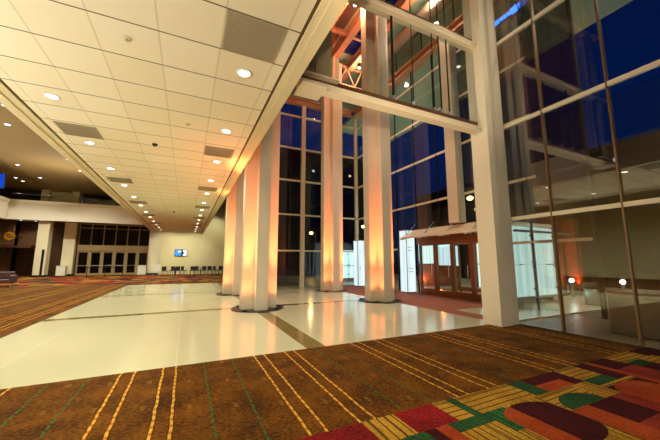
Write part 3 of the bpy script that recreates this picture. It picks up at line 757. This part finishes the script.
# ------------------------------------------------------------------ roof over the atrium
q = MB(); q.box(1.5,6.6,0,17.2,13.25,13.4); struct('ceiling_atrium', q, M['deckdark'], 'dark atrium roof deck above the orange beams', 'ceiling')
q = MB(); q.box(6.6,7.2,0,17.2,13.25,13.4); q.box(8.6,10,0,17.2,13.25,13.4); q.box(7.2,8.6,0,9.6,13.25,13.4); q.box(7.2,8.6,13.8,17.2,13.25,13.4); struct('ceiling_atrium_edge', q, M['deck'], 'grey-green atrium roof panels beside the glass wall', 'ceiling')
q = MB(); q.box(10.1,15.2,-9,20,11.6,11.8); q.box(7.4,10.1,-9,4.6,11.6,11.8); struct('roof_overhang', q, M['deck'], 'grey-green underside of the roof overhang outside the glass', 'roof')
q = MB(); q.box(7.2,8.6,9.6,13.8,13.3,13.33); struct('window_41', q, M['skylight'], 'dark blue skylight strip in the atrium roof', 'window')
def ibeam(a, b_, h, w, label, name='roof_beam', mat='orange_steel'):
    o = thing(name, label, 'beam', a); d = Vector(b_)-Vector(a)
    q = MB(); q.bar((0,0,h/2-.03),tuple(d+Vector((0,0,h/2-.03))),w,.06); q.bar((0,0,-h/2+.03),tuple(d+Vector((0,0,-h/2+.03))),w,.06); q.build('flange', M[mat], o)
    q = MB(); q.bar((0,0,0),tuple(d),.05,h-.12); q.build('web', M[mat], o)
    return o
for x, lab in ((2.6,'orange-lit roof beam nearest the tiled ceiling'),(4.2,'orange-lit roof beam second from the tiled ceiling'),(5.6,'orange-lit roof beam left of the central column line'),(6.85,'broad orange-lit roof beam on the central column line'),(8.15,'orange-lit roof beam bordering the skylight')):
    ibeam((x,.2,12.95),(x,16.9,12.95),.5,.34,lab)
ibeam((10.0,4.8,11.5),(10.0,17,11.5),.45,.45,'large orange-lit edge beam on top of the side glass wall')
ibeam((4.3,17.0,11.5),(9.7,17.0,11.5),.4,.3,'edge beam on top of the back glass wall')
for y, lab in ((7.4,'cross beam in the atrium roof, nearest one'),(10.0,'cross beam in the atrium roof over the central column'),(12.3,'cross beam in the atrium roof behind the central column')):
    ibeam((2.2,y,13.1),(9.9,y,13.1),.22,.16,lab)
tr = thing('roof_truss', 'orange-lit roof truss with V bracing right of the back column', 'truss', (6.9,14.4,12.6))
q = MB(); q.bar((0,0,.25),(3.1,0,.25),.14,.14); q.build('top_chord', M['orange_steel'], tr)
q = MB(); q.bar((0,0,-.9),(3.1,0,-.9),.12,.12); q.build('bottom_chord', M['orange_steel'], tr)
for k in range(3):
    q = MB(); q.bar((k*1.03,0,.2),(k*1.03+.51,0,-.85),.08,.08); q.bar((k*1.03+.51,0,-.85),(k*1.03+1.03,0,.2),.08,.08); q.build('brace', M['orange_steel'], tr)
dk = thing('air_duct', 'grey round air duct crossing the atrium roof', 'duct', (2.2,15.75,12.3))
q = MB(); q.tube((0,0,0),(7.6,0,0),.3,16); q.build('pipe', M['duct'], dk)
dk2 = thing('hanging_duct', 'grey round air duct above the upper cream beam', 'duct', (9.0,5.5,12.4))
q = MB(); q.tube((0,0,0),(0,8,0),.3,16); q.build('pipe', M['duct'], dk2)
for i, (x, y, lab) in enumerate([(5.35,10.2,'small spotlight on the roof beams left of the central column'),(5.95,10.0,'second small spotlight on the roof beams left of the central column'),(8.6,8.2,'small spotlight on the roof above the upper cream beam'),(8.3,13.6,'small spotlight on the roof truss behind the central column')]):
    o = thing('spotlight', lab, 'spotlight', (x,y,12.55), group='roof spotlights')
    q = MB(); q.tube((0,0,.1),(0,0,.3),.02,8); q.build('stem', M['darkmetal'], o)
    q = MB(); q.tube((0,0,.12),(0,0,-.08),.09,14); q.build('housing', M['darkmetal'], o)
    q = MB(); q.tube((0,0,-.08),(0,0,-.1),.075,14); q.build('lens', M['lens'], o)
    lamp('POINT', 'roof_lamp', (x,y,12.3), 170 if i < 2 else 260 if i == 2 else 110, (1,.42,.20) if i < 2 else (1,.72,.5), shadow_soft_size=.1)
for i, (x, y, lab) in enumerate([(12.6,3.0,'added ground floodlight outside, nearest the right glass wall'),(12.8,14.0,'added ground floodlight outside beyond the entrance vestibule'),(13.2,18.5,'added ground floodlight outside the back corner')]):  # invented ground fixtures, added to light the overhang underside
    o = thing('added_floodlight', lab, 'floodlight', (x,y,0), group='added ground floodlights')
    q = MB(); q.box(-.16,.16,-.12,.12,0,.14); q.build('housing', M['darkmetal'], o, .01)
    q = MB(); q.box(-.13,.13,-.09,.09,.14,.15); q.build('lens', M['white'], o)
    l = lamp('SPOT', 'added_flood_lamp', (x,y,.2), 900, (.9,1,.8), spot_size=math.radians(140), spot_blend=.8, shadow_soft_size=.1); l.rotation_euler = (PI,0,0)
l = lamp('SPOT', 'front_fill_lamp', (-1.0,-1.2,8.0), 450, (1,.88,.62), spot_size=math.radians(58), spot_blend=1, shadow_soft_size=.15); l.rotation_euler = Vector((5.6,6.2,-1.7)).to_track_quat('-Z','Y').to_euler()  # added fill spot without a fixture, brightens beams and pier
for x, y in ((-2.2,-3.5),(-.6,-4.5),(-6,-4)): lamp('POINT', 'room_fill_lamp', (x,y,2.0), 330, WARM, shadow_soft_size=.2)  # fill lamps added behind the camera, no fixtures
for i, (x, y, lab) in enumerate([(12.3,1.0,'added recessed light in the roof overhang outside the right glass, nearest'),(12.3,5.6,'added recessed light in the roof overhang above the outer vestibule'),(12.3,10.2,'added recessed light in the roof overhang beyond the side glass wall'),(9.0,1.5,'added recessed light in the roof overhang just outside the right glass')]):  # invented fixtures, put in to brighten plaza and paving
    o = dup(d0, (x,y,11.6), None, lab, 'added overhang lights')
    lamp('SPOT', 'added_overhang_lamp', (x,y,11.5), 1500, (1,.93,.75), spot_size=math.radians(120), spot_blend=.7, shadow_soft_size=.12)
for y in (1,5,9,14,19,24,29):
    l = lamp('SPOT', 'hall_fill_lamp', (-.47*y-3.2,y,1.2), (680 if y < 12 else 1000 if y < 16 else 2300), WARM, spot_size=math.radians(140), spot_blend=1, shadow_soft_size=.1); l.rotation_euler = Vector((.25,0,1)).to_track_quat('-Z','Y').to_euler()  # added upward fill out of view, brightens the tiled ceiling
l = lamp('SPOT', 'side_fill_lamp', (-4.0,3.9,1.0), 1500, (1,.88,.62), spot_size=math.radians(50), spot_blend=1, shadow_soft_size=.1); l.rotation_euler = Vector((10.8,1.1,2.6)).to_track_quat('-Z','Y').to_euler()  # unseen low spot, added to light the corner column face
for x, z in ((-2.0,4.55),(.3,4.55),(2.6,6.5)):
    l = lamp('SPOT', 'wall_washer', (x,35.8,z), 250, WARM, spot_size=math.radians(100), spot_blend=.6, shadow_soft_size=.08); l.rotation_euler = Vector((.1,2.7,-2.2)).to_track_quat('-Z','Y').to_euler()
q = MB(); q.box(9.95,10.05,4.3,17,11.74,13.25)
for k in range(7): q.box(9.92,9.95,4.3+k*2.0,4.36+k*2.0,11.74,13.25,1)
struct('wall_clerestory_side', q, [M['deck'], M['darkmetal']], 'grey-green panels between the edge beam and the atrium roof', 'wall')
q = MB(); q.box(4.3,9.95,16.97,17.05,11.72,13.25); struct('wall_clerestory_back', q, M['deck'])
for x, y in ((4.6,7.6),(4.6,12.2),(8.5,11.0)): lamp('SPOT', 'atrium_fill_lamp', (x,y,12.6), 1300, (.96,.96,.86), spot_size=math.radians(62), spot_blend=.8, shadow_soft_size=.12)  # roof spots added without fixtures to whiten the orange-tinted floor
l = lamp('SPOT', 'beam_fill_lamp', (-.6,-2.0,1.4), 3200, (1,.80,.52), spot_size=math.radians(36), spot_blend=1, shadow_soft_size=.1); l.rotation_euler = Vector((5.4,7.0,4.9)).to_track_quat('-Z','Y').to_euler()  # spot added behind the camera to lift the cream beams
l = lamp('SPOT', 'hall_fill_lamp', (-9.5,31.5,6.2), 900, WARM, spot_size=math.radians(165), spot_blend=1, shadow_soft_size=0); l.rotation_euler = (PI,0,0)  # extra upward fill, added to brighten the brown high ceiling
# blue LED line
ld = thing('led_strip', 'broken line of bright blue lights under the roof beyond the corner column', 'light', (9.6,5.1,10.0))
for k in range(16):
    q = MB(); h = random.uniform(.03,.07)*(1.6 if k < 5 else 1); q.box(-.04,.04,k*.13,k*.13+random.uniform(.05,.1),-h,h); q.build('led', M['blue'], ld)
q = MB(); q.box(.04,.1,0,2.1,-.1,.1); q.build('rail', M['darkmetal'], ld)

# ------------------------------------------------------------------ outside
tb = thing('litter_bin', 'round steel litter bin with a dark lid on the pale plaza', 'bin', (12.9,5.75,0))
q = MB(); q.lathe([(0,0),(.24,0),(.25,.55),(0,.55)]); q.build('body', M['steel'], tb)
q = MB(); q.lathe([(.25,.55),(.27,.58),(.27,.7),(.2,.76),(0,.76)]); q.build('lid', M['black'], tb)
bk = thing('stone_block', 'large grey-brown stone block just outside the right glass wall', 'block', (8.75,3.0,0))
q = MB(); q.box(-.55,.55,-.42,.42,0,.78); q.build('body', M['concrete'], bk, .02)
q = MB(); q.box(-.58,.58,-.45,.45,.78,.86); q.build('top_slab', M['concrete'], bk, .015)
for i, (x, y, lab) in enumerate([(15.1,8.0,'left of two orange-lit posts far outside the right glass'),(15.9,7.65,'right of two orange-lit posts far outside the right glass')]):
    o = thing('lit_post', lab, 'post', (x,y,0), group='orange-lit posts outside')
    q = MB(); q.box(-.22,.22,-.22,.22,0,3.4); q.build('shaft', M['wood'], o)
    q = MB(); q.box(-.28,.28,-.28,.28,0,.1); q.build('base', M['darkmetal'], o)
    l = lamp('SPOT', 'post_lamp', (x-.5,y-.4,.1), 1500, (1,.16,.03), spot_size=math.radians(60), spot_blend=.8); l.rotation_euler = Vector((.25,.2,1)).to_track_quat('-Z','Y').to_euler()
for i, (x, y, lab) in enumerate([(14.8,7.3,'lit bollard in front of the orange-lit posts'),(15.5,5.9,'lit bollard beyond the litter bin'),(16.6,4.2,'lit bollard above the stone block, near the right edge')]):
    o = thing('bollard_light', lab, 'bollard', (x,y,0), group='lit bollards')
    q = MB(); q.tube((0,0,0),(0,0,.62),.05,12); q.build('post', M['steel'], o)
    q = MB(); q.sphere((0,0,.68),.09); q.build('bulb', M['bulb'], o)
    lamp('POINT', 'bollard_lamp', (x,y,.85), 12, (1,.95,.85), shadow_soft_size=.08)
def street_lamp(x, y, h, label):
    o = thing('street_lamp', label, 'street lamp', (x,y,0), group='street lamps outside')
    q = MB(); q.tube((0,0,0),(0,0,h),.07,10,.05); q.build('pole', M['darkmetal'], o)
    q = MB(); q.bar((0,0,h),(-.6,0,h+.1),.06,.06); q.build('arm', M['darkmetal'], o)
    q = MB(); q.sphere((-.6,0,h-.02),.22,sz=.7); q.build('globe', M['lamp_o'], o)
    lamp('POINT', 'street_light', (x-.6,y,h-.35), 120, (1,.6,.25), shadow_soft_size=.2)
street_lamp(20.0,15.8,6.3,'orange street lamp outside between corner column and entrance post')
street_lamp(19.5,30.5,5.6,'orange street lamp outside between the two right columns')
street_lamp(14.6,35.0,5.0,'dim orange street lamp outside left of the back column')
def building(x0, x1, y0, y1, h, label, lit, face):
    o = thing('building', label, 'building', ((x0+x1)/2,(y0+y1)/2,-.06)); w = (x1-x0)/2; d = (y1-y0)/2
    q = MB(); q.box(-w,w,-d,d,0,h); q.build('wall', M['bldg'], o)
    q = MB(); q.box(-w-.3,w+.3,-d-.3,d+.3,h,h+.6); q.build('parapet', M['bldg'], o)
    rows = int(h/3.4); n = int((2*w if face == 's' else 2*d)/3.2)
    for r in range(rows):
        for k in range(n):
            rr = random.random()
            mt = M['win_lit'] if rr < lit*.5 else M['win_cool'] if rr < lit else None
            if mt is None: continue
            u = -(w if face == 's' else d)+1.6+k*3.2; z = 1.4+r*3.4; q = MB()
            if face == 's': q.box(u-.3,u+.3,-d-.04,-d,z,z+.5)
            else: q.box(-w-.04,-w,u-.3,u+.3,z,z+.5)
            q.build('window', mt, o)
building(14,46,62,74,26,'broad dark building beyond the back glass wall',.06,'s')
building(52,64,14,58,17,'long dark building across the street beyond the entrance',.07,'w')
building(58,70,-34,10,6.5,'low dark building beyond the right glass wall',.02,'w')
